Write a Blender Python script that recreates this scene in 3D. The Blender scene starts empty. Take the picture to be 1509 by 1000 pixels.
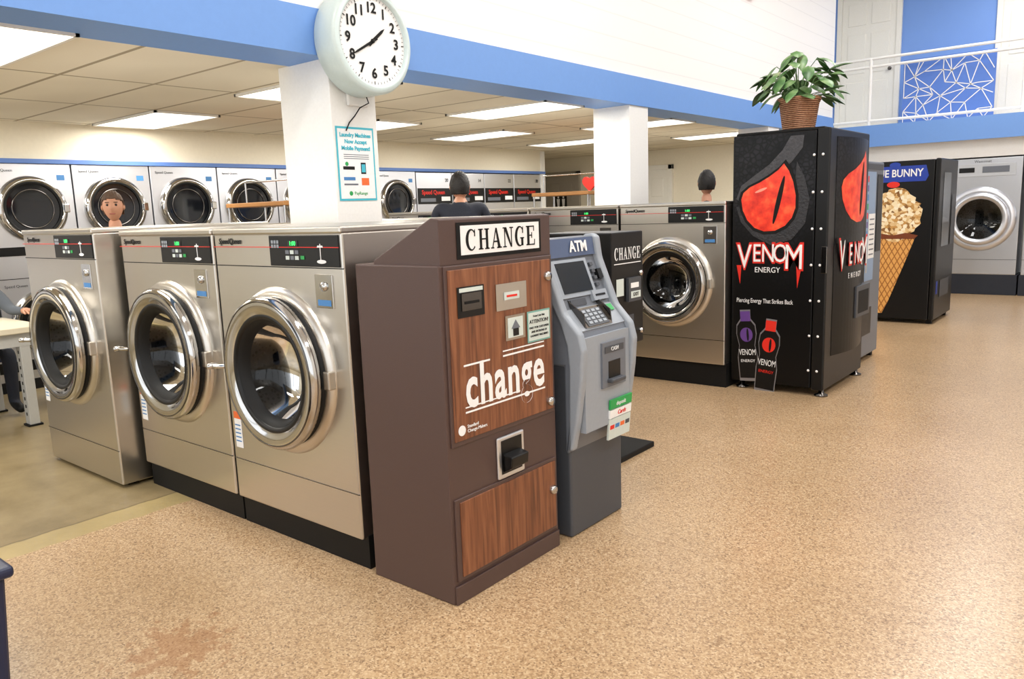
import bpy, bmesh, math, random
from mathutils import Vector, Matrix
random.seed(7)
S=bpy.context.scene
COL=bpy.context.collection
# ------------------------------------------------------------------ materials
_m={}
def lin(c):
    return tuple(((x/255)/12.92 if x/255<=0.04045 else (((x/255)+0.055)/1.055)**2.4) for x in c)
def mat(name,rgb,rough=.5,metal=0.0,emit=0.0,bump=0.0,bscale=60,var=0.0,spec=.5,coat=0.0):
    if name in _m: return _m[name]
    m=bpy.data.materials.new(name);m.use_nodes=True;nt=m.node_tree;b=nt.nodes["Principled BSDF"]
    c=(*lin(rgb),1)
    b.inputs["Base Color"].default_value=c;b.inputs["Roughness"].default_value=rough;b.inputs["Metallic"].default_value=metal
    b.inputs["Specular IOR Level"].default_value=spec;b.inputs["Coat Weight"].default_value=coat
    if emit: b.inputs["Emission Color"].default_value=c;b.inputs["Emission Strength"].default_value=emit
    tc=nt.nodes.new("ShaderNodeTexCoord");nz=nt.nodes.new("ShaderNodeTexNoise");nz.inputs["Scale"].default_value=bscale
    nt.links.new(tc.outputs["Object"],nz.inputs["Vector"])
    if var or not emit:
        mx=nt.nodes.new("ShaderNodeMix");mx.data_type="RGBA";mx.blend_type="MULTIPLY"
        v=var or .06
        rp=nt.nodes.new("ShaderNodeMapRange");rp.inputs["To Min"].default_value=1-v;rp.inputs["To Max"].default_value=1+v*.5
        nt.links.new(nz.outputs["Fac"],rp.inputs["Value"]);mx.inputs["Factor"].default_value=1
        mx.inputs["A"].default_value=c;nt.links.new(rp.outputs[0],mx.inputs["B"]);nt.links.new(mx.outputs["Result"],b.inputs["Base Color"])
    if bump:
        bp=nt.nodes.new("ShaderNodeBump");bp.inputs["Strength"].default_value=bump;bp.inputs["Distance"].default_value=.01
        nt.links.new(nz.outputs["Fac"],bp.inputs["Height"]);nt.links.new(bp.outputs[0],b.inputs["Normal"])
    _m[name]=m;return m
class N:
    def __init__(s,name):
        s.m=bpy.data.materials.new(name);s.m.use_nodes=True;s.t=s.m.node_tree;s.b=s.t.nodes["Principled BSDF"];_m[name]=s.m
    def n(s,t,**k):
        x=s.t.nodes.new("ShaderNode"+t)
        for a,v in k.items():
            if a.startswith("_"): setattr(x,a[1:],v)
            else: x.inputs[a.replace("__"," ")].default_value=v
        return x
    def l(s,a,b): s.t.links.new(a,b)
def math_node(q,op,a,b=None):
    x=q.t.nodes.new("ShaderNodeMath");x.operation=op
    for i,v in enumerate((a,b)):
        if v is None: continue
        if isinstance(v,(int,float)): x.inputs[i].default_value=v
        else: q.l(v,x.inputs[i])
    return x.outputs[0]
def ramp(q,fac,stops,interp="LINEAR"):
    r=q.t.nodes.new("ShaderNodeValToRGB");r.color_ramp.interpolation=interp
    while len(r.color_ramp.elements)<len(stops): r.color_ramp.elements.new(.5)
    for e,(p,c) in zip(r.color_ramp.elements,stops): e.position=p;e.color=(*lin(c),1)
    q.l(fac,r.inputs[0]);return r.outputs[0]
def mixc(q,f,a,b,blend="MIX"):
    x=q.t.nodes.new("ShaderNodeMix");x.data_type="RGBA";x.blend_type=blend
    for s,v in ((x.inputs["Factor"],f),(x.inputs["A"],a),(x.inputs["B"],b)):
        if isinstance(v,(int,float)): s.default_value=v
        elif isinstance(v,tuple): s.default_value=(*lin(v),1)
        else: q.l(v,s)
    return x.outputs["Result"]
def steel(name,rgb,rough,stretch=(1,1,160)):
    q=N(name);tc=q.n("TexCoord");mp=q.n("Mapping");mp.inputs["Scale"].default_value=stretch
    nz=q.n("TexNoise",Scale=4.0,Detail=2.0);q.l(tc.outputs["Object"],mp.inputs[0]);q.l(mp.outputs[0],nz.inputs["Vector"])
    q.l(mixc(q,nz.outputs["Fac"],tuple(int(x*.97) for x in rgb),rgb),q.b.inputs["Base Color"])
    q.b.inputs["Metallic"].default_value=1;q.b.inputs["Roughness"].default_value=rough;return q.m
STEEL=steel("brushed_stainless",(206,201,192),.30)
STEEL_L=steel("light_stainless",(226,228,234),.38)
CHROME=mat("chrome",(192,190,187),.09,1.0)
CHROME_D=mat("dark_chrome",(105,102,100),.15,1.0)
BLACK=mat("black_plastic",(11,11,12),.38,spec=.35)
BLACKM=mat("black_matte",(10,10,10),.6,spec=.3)
GASK=mat("rubber",(14,14,14),.55,spec=.3)
WHITE=mat("white_paint",(242,241,238),.5)
WHITEP=mat("white_print",(242,242,242),.6)
RED=mat("red_print",(225,40,25),.45)
GREEN=mat("green_led",(70,255,120),.5,emit=1.0)
GREENP=mat("green_print",(40,160,80),.5)
BROWN=mat("brown_enamel",(80,60,55),.42,bump=.15,bscale=400,var=.1)
GREYL=mat("atm_grey",(150,157,166),.32)
GREYM=mat("atm_mid_grey",(106,111,120),.4)
GREYD=mat("atm_dark_grey",(68,71,77),.45)
SCREEN=mat("dark_screen",(40,44,48),.12)
LABEL=mat("label_paper",(208,218,213),.6)
BLUEP=mat("blue_label",(70,130,190),.5)
ORANGE=mat("orange_label",(235,110,50),.5)
CREAM=mat("cream_wall",(240,232,212),.7,bump=.05,bscale=30,var=.05)
BLUE=mat("blue_paint",(112,156,222),.5,bump=.03,bscale=30,var=.04)
BLUEW=mat("blue_wall_paint",(118,158,226),.6,var=.05,bscale=3)
NAVY=mat("navy_plastic",(28,36,66),.4)
DOORW=mat("white_door",(240,238,230),.45)
q=N("wood_laminate");tc=q.n("TexCoord");mp=q.n("Mapping");mp.inputs["Scale"].default_value=(14,14,.9)
nz=q.n("TexNoise",Scale=3.0,Detail=6.0,Distortion=1.2);q.l(tc.outputs["Object"],mp.inputs[0]);q.l(mp.outputs[0],nz.inputs["Vector"])
q.l(ramp(q,nz.outputs["Fac"],[(.3,(86,50,32)),(.5,(124,74,47)),(.7,(146,94,63))]),q.b.inputs["Base Color"]);q.b.inputs["Roughness"].default_value=.4;WOOD=q.m
q=N("perforated_drum");tc=q.n("TexCoord");vo=q.n("TexVoronoi",Scale=45.0);q.l(tc.outputs["Object"],vo.inputs["Vector"])
q.l(ramp(q,vo.outputs["Distance"],[(.0,(8,8,8)),(.28,(10,10,10)),(.36,(104,102,100))]),q.b.inputs["Base Color"]);q.b.inputs["Metallic"].default_value=.9;q.b.inputs["Roughness"].default_value=.32;DRUM=q.m
q=N("door_glass");q.t.nodes.remove(q.b);tr=q.n("BsdfTransparent",Color=(.24,.26,.28,1));gl=q.n("BsdfGlossy",Roughness=.04);fr=q.n("Fresnel",IOR=1.45);mx=q.n("MixShader")
q.l(fr.outputs[0],mx.inputs[0]);q.l(tr.outputs[0],mx.inputs[1]);q.l(gl.outputs[0],mx.inputs[2]);q.l(mx.outputs[0],q.t.nodes["Material Output"].inputs[0]);GLASS=q.m
# floor
q=N("floor_mix");tc=q.n("TexCoord");ob=tc.outputs["Object"]
vo=q.n("TexVoronoi",Scale=165.0);q.l(ob,vo.inputs["Vector"]);sep=q.n("SeparateColor");q.l(vo.outputs["Color"],sep.inputs[0])
peb=ramp(q,sep.outputs[0],[(.0,(130,103,76)),(.12,(158,128,96)),(.4,(184,153,117)),(.75,(196,167,131)),(1,(214,190,156))])
nz=q.n("TexNoise",Scale=.8,Detail=4.0);q.l(ob,nz.inputs["Vector"])
peb=mixc(q,1.0,peb,ramp(q,nz.outputs["Fac"],[(.3,(236,233,228)),(.7,(255,255,255))]),"MULTIPLY")
sx=q.n("SeparateXYZ");q.l(ob,sx.inputs[0]);X=sx.outputs[0];Yc=sx.outputs[1]
def stain(cx,cy,r,s,thr,k=.35):
    dx=math_node(q,"SUBTRACT",X,cx);dy=math_node(q,"SUBTRACT",Yc,cy)
    d=math_node(q,"SQRT",math_node(q,"ADD",math_node(q,"MULTIPLY",dx,dx),math_node(q,"MULTIPLY",dy,dy)))
    n=q.n("TexNoise",Scale=s,Detail=5.0,Roughness=.7);q.l(ob,n.inputs["Vector"])
    v=math_node(q,"SUBTRACT",n.outputs["Fac"],math_node(q,"MULTIPLY",d,1/r*.3))
    return math_node(q,"MULTIPLY",math_node(q,"GREATER_THAN",v,thr),k)
peb=mixc(q,stain(-2.58,1.2,.28,18,.35,.5),peb,(146,96,56))
peb=mixc(q,stain(-1.05,2.35,.08,20,.42),peb,(120,90,60))
def vline(coord,c,w,strength=.25):
    d=math_node(q,"ABSOLUTE",math_node(q,"SUBTRACT",coord,c));return math_node(q,"MULTIPLY",math_node(q,"LESS_THAN",d,w),strength)
for yy in (2.95,6.9): peb=mixc(q,vline(Yc,yy,.004,.3),peb,(120,90,66))
n2=q.n("TexNoise",Scale=1.6,Detail=8.0,Roughness=.65);q.l(ob,n2.inputs["Vector"])
con=ramp(q,n2.outputs["Fac"],[(.3,(114,99,68)),(.5,(142,125,92)),(.7,(162,145,110))])
edge=ramp(q,n2.outputs["Fac"],[(.3,(156,138,96)),(.7,(186,166,118))])
n3=q.n("TexNoise",Scale=6.0,Detail=3.0);q.l(ob,n3.inputs["Vector"])
xj=math_node(q,"ADD",X,math_node(q,"MULTIPLY",math_node(q,"SUBTRACT",n3.outputs["Fac"],.5),.05))
con=mixc(q,math_node(q,"GREATER_THAN",xj,-4.14),con,edge)
con=mixc(q,vline(xj,-4.14,.008,.6),con,(90,75,50))
col=mixc(q,math_node(q,"GREATER_THAN",xj,-3.95),con,peb);q.l(col,q.b.inputs["Base Color"])
q.b.inputs["Roughness"].default_value=.28;bp=q.n("Bump",Strength=.08,Distance=.002);q.l(vo.outputs["Distance"],bp.inputs["Height"]);q.l(bp.outputs[0],q.b.inputs["Normal"]);FLOOR=q.m
q=N("ceiling_tile");tc=q.n("TexCoord");sx=q.n("SeparateXYZ");q.l(tc.outputs["Object"],sx.inputs[0])
def gridl(c,step,off,w):
    a=math_node(q,"DIVIDE",math_node(q,"SUBTRACT",c,off),step);f=math_node(q,"ABSOLUTE",math_node(q,"SUBTRACT",math_node(q,"FRACT",math_node(q,"ADD",a,100.0)),.5))
    return math_node(q,"GREATER_THAN",f,.5-w/step)
g=math_node(q,"MAXIMUM",gridl(sx.outputs[1],.61,3.4,.014),gridl(sx.outputs[0],1.22,-4.2,.014))
nz=q.n("TexNoise",Scale=1.1,Detail=1.0);q.l(tc.outputs["Object"],nz.inputs["Vector"])
tile=ramp(q,nz.outputs["Fac"],[(.35,(222,213,193)),(.6,(234,226,207))])
q.l(mixc(q,g,tile,(162,150,126)),q.b.inputs["Base Color"]);q.b.inputs["Roughness"].default_value=.8;TILE=q.m
q=N("block_wall");tc=q.n("TexCoord")
sx=q.n("SeparateXYZ");q.l(tc.outputs["Object"],sx.inputs[0])
a=math_node(q,"FRACT",math_node(q,"DIVIDE",sx.outputs[2],.2));g=math_node(q,"LESS_THAN",a,.05)
q.l(mixc(q,math_node(q,"MULTIPLY",g,.45),(244,243,241),(216,216,216)),q.b.inputs["Base Color"]);q.b.inputs["Roughness"].default_value=.6;BLOCK=q.m
q=N("wicker");tc=q.n("TexCoord");w=q.n("TexWave",Scale=22.0,Distortion=.5);w.bands_direction="Z";w2=q.n("TexVoronoi",Scale=45.0)
q.l(tc.outputs["Object"],w.inputs["Vector"]);q.l(tc.outputs["Object"],w2.inputs["Vector"])
f=math_node(q,"MULTIPLY",w.outputs["Fac"],math_node(q,"ADD",w2.outputs["Distance"],.5))
q.l(ramp(q,f,[(.1,(130,78,52)),(.5,(190,130,94)),(.9,(222,168,128))]),q.b.inputs["Base Color"]);q.b.inputs["Roughness"].default_value=.6
bp=q.n("Bump",Strength=.8,Distance=.01);q.l(f,bp.inputs["Height"]);q.l(bp.outputs[0],q.b.inputs["Normal"]);WICK=q.m
q=N("leaf_green");tc=q.n("TexCoord");nz=q.n("TexNoise",Scale=9.0,Detail=2.0);q.l(tc.outputs["Object"],nz.inputs["Vector"])
q.l(ramp(q,nz.outputs["Fac"],[(.32,(44,80,42)),(.5,(84,124,68)),(.62,(122,150,100)),(.75,(172,164,136))]),q.b.inputs["Base Color"]);q.b.inputs["Roughness"].default_value=.4;LEAF=q.m
q=N("scaly_black_print");tc=q.n("TexCoord");vo=q.n("TexVoronoi",Scale=26.0);vo.feature="DISTANCE_TO_EDGE";q.l(tc.outputs["Object"],vo.inputs["Vector"])
nz=q.n("TexNoise",Scale=4.0,Detail=3.0);q.l(tc.outputs["Object"],nz.inputs["Vector"])
sx=q.n("SeparateXYZ");q.l(tc.outputs["Object"],sx.inputs[0])
mr=q.n("MapRange");mr.inputs["From Min"].default_value=.75;mr.inputs["From Max"].default_value=1.5;q.l(sx.outputs[2],mr.inputs["Value"])
sc=ramp(q,vo.outputs["Distance"],[(0,(4,4,5)),(.25,(40,40,44))])
k=math_node(q,"MULTIPLY",mr.outputs[0],math_node(q,"SUBTRACT",math_node(q,"MULTIPLY",nz.outputs["Fac"],2.4),.7))
q.l(mixc(q,k,(8,8,9),sc),q.b.inputs["Base Color"]);q.b.inputs["Roughness"].default_value=.35;q.b.inputs["Specular IOR Level"].default_value=.25;SCALY=q.m
q=N("eye_red");tc=q.n("TexCoord");nz=q.n("TexNoise",Scale=12.0,Detail=5.0);q.l(tc.outputs["Object"],nz.inputs["Vector"])
q.l(ramp(q,nz.outputs["Fac"],[(.3,(205,30,12)),(.5,(242,58,28)),(.7,(255,110,60))]),q.b.inputs["Base Color"]);q.b.inputs["Roughness"].default_value=.35;EYE=q.m
q=N("waffle");tc=q.n("TexCoord")
sx=q.n("SeparateXYZ");q.l(tc.outputs["Object"],sx.inputs[0])
A=math_node(q,"ADD",sx.outputs[1],math_node(q,"MULTIPLY",sx.outputs[2],.55));B=math_node(q,"SUBTRACT",sx.outputs[1],math_node(q,"MULTIPLY",sx.outputs[2],.55))
ga=math_node(q,"LESS_THAN",math_node(q,"FRACT",math_node(q,"MULTIPLY",A,16.0)),.2);gb=math_node(q,"LESS_THAN",math_node(q,"FRACT",math_node(q,"MULTIPLY",math_node(q,"ADD",B,20.0),16.0)),.2)
q.l(mixc(q,math_node(q,"MAXIMUM",ga,gb),(222,164,88),(158,98,40)),q.b.inputs["Base Color"]);WAFFLE=q.m
q=N("nutty_scoop");tc=q.n("TexCoord");vo=q.n("TexVoronoi",Scale=30.0);q.l(tc.outputs["Object"],vo.inputs["Vector"]);sc=q.n("SeparateColor");q.l(vo.outputs["Color"],sc.inputs[0])
q.l(ramp(q,sc.outputs[0],[(0,(120,76,30)),(.3,(200,150,80)),(.65,(238,214,165)),(1,(250,240,215))]),q.b.inputs["Base Color"]);NUT=q.m
# ------------------------------------------------------------------ geometry helpers
def root(name,loc=(0,0,0),rz=0):
    e=bpy.data.objects.new(name,None);e.empty_display_size=.1;COL.objects.link(e);e.location=loc;e.rotation_euler=(0,0,math.radians(rz));return e
def addmesh(name,verts,faces,m,parent=None,smooth=False,bevel=0,seg=2):
    me=bpy.data.meshes.new(name);me.from_pydata([tuple(v) for v in verts],[],faces);me.materials.append(m)
    bm=bmesh.new();bm.from_mesh(me);bmesh.ops.recalc_face_normals(bm,faces=bm.faces)
    if bevel>0: bmesh.ops.bevel(bm,geom=list(bm.edges),offset=bevel,segments=seg,affect="EDGES",profile=.5)
    bm.to_mesh(me);bm.free()
    if smooth:
        for p in me.polygons: p.use_smooth=True
    o=bpy.data.objects.new(name,me);COL.objects.link(o)
    if parent: o.parent=parent
    return o
def box(name,x0,x1,y0,y1,z0,z1,m,parent=None,bevel=0,seg=2):
    v=[(x,y,z) for x in (x0,x1) for y in (y0,y1) for z in (z0,z1)]
    f=[(0,1,3,2),(4,6,7,5),(0,4,5,1),(2,3,7,6),(0,2,6,4),(1,5,7,3)]
    return addmesh(name,v,f,m,parent,False,bevel,seg)
def prism(name,yz,x0,x1,m,parent=None,bevel=0,seg=2):
    n=len(yz);v=[(x0,y,z) for y,z in yz]+[(x1,y,z) for y,z in yz]
    f=[tuple(range(n)),tuple(range(2*n-1,n-1,-1))]+[(i,(i+1)%n,n+(i+1)%n,n+i) for i in range(n)]
    return addmesh(name,v,f,m,parent,False,bevel,seg)
def lathe(name,prof,m,parent=None,axis="Y",c=(0,0,0),seg=64,smooth=True):
    v=[];f=[];n=len(prof)
    for i in range(seg):
        a=2*math.pi*i/seg
        for r,h in prof:
            if axis=="Y": v.append((c[0]+r*math.cos(a),c[1]+h,c[2]+r*math.sin(a)))
            elif axis=="X": v.append((c[0]+h,c[1]+r*math.cos(a),c[2]+r*math.sin(a)))
            else: v.append((c[0]+r*math.cos(a),c[1]+r*math.sin(a),c[2]+h))
    for i in range(seg):
        j=(i+1)%seg
        for k in range(n-1): f.append((i*n+k,i*n+k+1,j*n+k+1,j*n+k))
    o=addmesh(name,v,f,m,parent,smooth)
    bm=bmesh.new();bm.from_mesh(o.data);bmesh.ops.remove_doubles(bm,verts=bm.verts,dist=1e-5);bmesh.ops.recalc_face_normals(bm,faces=bm.faces);bm.to_mesh(o.data);bm.free()
    if smooth:
        for e in o.data.polygons: e.use_smooth=True
    return o
def tube(name,pts,r,m,parent=None,cyc=False):
    cu=bpy.data.curves.new(name,"CURVE");cu.dimensions="3D";cu.bevel_depth=r;cu.bevel_resolution=3;sp=cu.splines.new("POLY");sp.points.add(len(pts)-1)
    for p,c in zip(sp.points,pts): p.co=(*c,1)
    sp.use_cyclic_u=cyc;cu.use_fill_caps=True;cu.materials.append(m);o=bpy.data.objects.new(name,cu);COL.objects.link(o)
    if parent: o.parent=parent
    return o
class Frame:
    def __init__(s,o,u,n): s.o=Vector(o);s.u=Vector(u);s.n=Vector(n);s.v=s.n.cross(s.u)
    def p(s,u,v,h=0): return s.o+s.u*u+s.v*v+s.n*h
FRONT=Frame((0,0,0),(1,0,0),(0,-1,0))
def flat(name,pts,fr,h,m,parent,th=.0012):
    n=len(pts);a=[fr.p(u,v,h) for u,v in pts];b=[fr.p(u,v,h-th) for u,v in pts]
    return addmesh(name,a+b,[tuple(range(n)),tuple(range(2*n-1,n-1,-1))]+[(i,(i+1)%n,n+(i+1)%n,n+i) for i in range(n)],m,parent)
def rect(name,u0,u1,v0,v1,fr,h,m,parent,th=.0012): return flat(name,[(u0,v0),(u1,v0),(u1,v1),(u0,v1)],fr,h,m,parent,th)
def text(name,s,u,v,size,fr,h,m,parent,align="CENTER",bold=0,sx=1,shear=0,rot=0,spacing=1,width=None):
    cu=bpy.data.curves.new(name,"FONT");cu.body=s;cu.size=size;cu.align_x=align;cu.align_y="CENTER";cu.extrude=.0008;cu.offset=bold;cu.shear=shear;cu.space_character=spacing;cu.materials.append(m);cu.resolution_u=3
    o=bpy.data.objects.new(name,cu);COL.objects.link(o);o.parent=parent
    R=Matrix((fr.u,fr.v,fr.n)).transposed().to_4x4()
    if width:
        bpy.context.view_layer.update();sx=width/max(o.dimensions.x,1e-3)
    o.matrix_local=Matrix.Translation(fr.p(u,v,h))@R@Matrix.Rotation(rot,4,"Z")@Matrix.Diagonal((sx,1,1,1))
    return o
def circ(cx,cy,rx,ry,n=32,a0=0,a1=2*math.pi,rot=0):
    out=[]
    for i in range(n):
        a=a0+(a1-a0)*i/(n if a1-a0>6.28 else n-1);x=rx*math.cos(a);y=ry*math.sin(a)
        out.append((cx+x*math.cos(rot)-y*math.sin(rot),cy+x*math.sin(rot)+y*math.cos(rot)))
    return out
def serif_text(word,u0,v0,width,height,fr,h,m,parent):
    """bold serif capitals built from strokes, one mesh per stroke"""
    cw=width/len(word);w=cw*.88
    for i,ch in enumerate(word):
        ox=u0+i*cw+cw*.06
        T=lambda pts:[(ox+x*w,v0+y*height) for x,y in pts]
        P=lambda *pts: flat("letter_stroke",T(pts),fr,h,m,parent)
        R=lambda a,b,c,d: P((a,c),(b,c),(b,d),(a,d))
        if ch=="H":
            R(.12,.32,0,1);R(.68,.88,0,1);R(.3,.7,.47,.54)
            for a in (.02,.58):
                for y in (0,.94): R(a,a+.4,y,y+.06)
        if ch=="A":
            P((.10,0),(.17,0),(.50,.92),(.46,1.0));P((.66,0),(.90,0),(.56,1.0),(.44,1.0));R(.26,.68,.30,.37);R(0,.28,0,.06);R(.56,1,0,.06)
        if ch=="N":
            R(.14,.21,0,1);R(.79,.86,0,1);P((.10,1),(.34,1),(.86,0),(.74,0));R(0,.34,0,.06);R(.66,1,.94,1);R(.0,.2,.94,1)
        if ch=="E":
            R(.14,.36,0,1);R(.04,.86,.94,1);R(.04,.9,0,.06);R(.3,.62,.48,.54);R(.58,.64,.36,.66);R(.80,.86,.72,1);P((.84,0),(.9,0),(.93,.3),(.87,.3))
        if ch in "CG":
            a0,a1=math.radians(42),math.radians(318);n=28
            O=[(.5+.46*math.cos(a0+(a1-a0)*k/n),.5+.52*math.sin(a0+(a1-a0)*k/n)) for k in range(n+1)]
            I=[(.56+.30*math.cos(a0+(a1-a0)*k/n),.5+.45*math.sin(a0+(a1-a0)*k/n)) for k in range(n+1)]
            for k in range(n): P(O[k],O[k+1],I[k+1],I[k])
            P((.78,.66),(.86,.66),(.86,1),(.80,.95))
            if ch=="G": R(.66,.86,.02,.40);R(.56,.94,.38,.44)
def dup(src,loc,rz,name=None):
    e=bpy.data.objects.new(src.name.split(".")[0],None);COL.objects.link(e);e.location=loc;e.rotation_euler=(0,0,math.radians(rz))
    for c in src.children:
        o=bpy.data.objects.new(c.name.split(".")[0],c.data);COL.objects.link(o);o.parent=e;o.location=c.location.copy();o.rotation_euler=c.rotation_euler.copy();o.scale=c.scale.copy()
    return e
def cut_hole(o,r,y0,y1,cz):
    bpy.ops.mesh.primitive_cylinder_add(vertices=64,radius=r,depth=y1-y0,location=(0,(y0+y1)/2,cz),rotation=(math.pi/2,0,0));c=bpy.context.object
    md=o.modifiers.new("b","BOOLEAN");md.object=c;md.operation="DIFFERENCE";md.solver="EXACT"
    par=o.parent;l=par.location.copy();rr=par.rotation_euler.copy();par.location=(0,0,0);par.rotation_euler=(0,0,0)
    bpy.context.view_layer.update();dg=bpy.context.evaluated_depsgraph_get();me=bpy.data.meshes.new_from_object(o.evaluated_get(dg))
    o.modifiers.clear();o.data=me;bpy.data.objects.remove(c);par.location=l;par.rotation_euler=rr
# ------------------------------------------------------------------ camera
cam=bpy.data.cameras.new("camera");cam.sensor_width=36;cam.lens=1145.0/1509*36;cam.clip_end=200
co=bpy.data.objects.new("camera",cam);COL.objects.link(co)
yaw,pit,rol=[math.radians(a) for a in (39.471,9.479,2.029)]
R0=Vector((math.cos(yaw),math.sin(yaw),0));Fh=Vector((-math.sin(yaw),math.cos(yaw),0));Z=Vector((0,0,1))
U=Fh*math.sin(pit)+Z*math.cos(pit);F=Fh*math.cos(pit)-Z*math.sin(pit)
r=R0*math.cos(rol)-U*math.sin(rol);u=R0*math.sin(rol)+U*math.cos(rol)
co.matrix_world=Matrix.Translation((0,0,1.5))@Matrix((r,u,-F)).transposed().to_4x4();S.camera=co
# ------------------------------------------------------------------ room
box("floor",-9.6,4.5,-3.5,14.6,-.1,0,FLOOR)
box("ceiling_lower",-9.6,-4.27,-3.5,12.5,2.44,2.5,TILE)
box("ceiling_upper",-5.3,4.5,-3.5,14.6,5.3,5.4,WHITE)
box("wall_left",-9.7,-9.6,-3.5,12.6,0,2.5,CREAM)
box("wall_back",-9.6,-3.9,12.5,12.62,0,2.44,CREAM)
box("wall_upper_left",-4.27,-3.9,-3.5,12.6,2.44,5.3,BLOCK)
box("trim_1",-4.28,-3.885,-3.5,12.605,2.435,2.70,BLUE)
box("wall_bulkhead",-9.6,-8.0,-3.4,10.72,2.1,2.44,CREAM)
box("trim_2",-8.0,-7.97,-3.4,10.72,2.07,2.11,mat("trim_blue_dark",(92,128,196),.5))
box("wall_dryer_end",-9.6,-7.98,10.62,10.72,0,2.44,WHITE)
box("wall_back_right",-5.2,4.5,13.95,14.05,0,2.3,WHITE)
box("wall_laundry_bulkhead",-5.2,4.5,13.42,13.95,2.02,2.3,WHITE)
box("floor_mezzanine",-5.2,4.5,13.3,14.6,2.3,2.56,WHITE)
box("trim_3",-5.2,4.5,13.27,13.31,2.27,2.6,BLUE)
box("wall_mezzanine",-5.3,4.5,14.5,14.6,2.56,5.3,BLUEW)
box("wall_mezzanine_side",-5.3,-5.2,12.6,14.6,0,5.3,WHITE)
box("wall_right",4.5,4.6,-3.5,14.6,0,5.3,WHITE)
box("wall_front",-9.6,4.5,-3.6,-3.5,0,.5,CREAM)
box("wall_front_upper",-9.6,4.5,-3.6,-3.5,3.4,5.3,WHITE)
for i,x in enumerate((-9.5,-7.2,-4.9,-2.6,-.3,2.0,4.4)):
    box("window_frame_%d"%(i+1),x-.05,x+.05,-3.58,-3.48,.5,3.4,mat("aluminium",(190,192,195),.35,1.0))
for i,(x0,x1,y0,y1) in enumerate(((-4.4,-3.9,3.09,3.45),(-4.31,-3.9,6.60,6.95),(-4.31,-3.9,10.05,10.42))):
    box("column" if i==0 else "column.%03d"%i,x0,x1,y0,y1,0,2.44,WHITE,bevel=.006)
PANEL=mat("light_diffuser",(255,252,244),.6,emit=3.0)
for i,(x0,y0) in enumerate(((-5.42,1.2),(-7.86,1.2),(-7.86,3.4),(-5.5,3.45),(-5.42,5.68),(-7.3,5.4),(-7.25,7.3),(-5.42,8.0),(-7.25,9.3),(-5.42,10.3),(-5.42,-1),(-7.86,-1))):
    e=root("ceiling_light_panel",(x0,y0,2.44))
    fr=mat("light_frame",(235,232,225),.5)
    box("diffuser",.02,1.2,.02,.59,-.012,-.002,PANEL,e)
    for a in ((0,1.22,0,.02),(0,1.22,.59,.61),(0,.02,0,.61),(1.2,1.22,0,.61)): box("frame",*a,-.02,-.001,fr,e)
    L=bpy.data.lights.new("panel_lamp","AREA");L.shape="RECTANGLE";L.size=1.15;L.size_y=.55;L.energy=25;L.color=(1,.965,.90)
    lo=bpy.data.objects.new("lamp",L);COL.objects.link(lo);lo.parent=e;lo.location=(.61,.305,-.03)
for i,(x,y) in enumerate(((-1.5,1),(2,1),(-1.5,5),(2,5),(-1.5,9),(2,9),(-1.5,12.3),(1.5,-2))):  # out-of-view lamps with housings, added to light the hall
    e=root("added_hall_light",(x,y,5.1));box("housing",-.3,.3,-1.0,1.0,.02,.12,WHITE,e);tube("rod",[(0,0,.1),(0,0,.2)],.01,WHITE,e)
    L=bpy.data.lights.new("added_hall_lamp","AREA");L.shape="RECTANGLE";L.size=.6;L.size_y=2.0;L.energy=86;L.color=(1,.99,.975)
    lo=bpy.data.objects.new("lamp",L);COL.objects.link(lo);lo.parent=e;lo.location=(0,0,.0)
w=bpy.data.worlds.new("world");S.world=w;w.use_nodes=True;w.node_tree.nodes["Background"].inputs[0].default_value=(.93,.965,1,1);w.node_tree.nodes["Background"].inputs[1].default_value=2.0
S.view_settings.view_transform="Standard";S.view_settings.exposure=0.0
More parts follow.
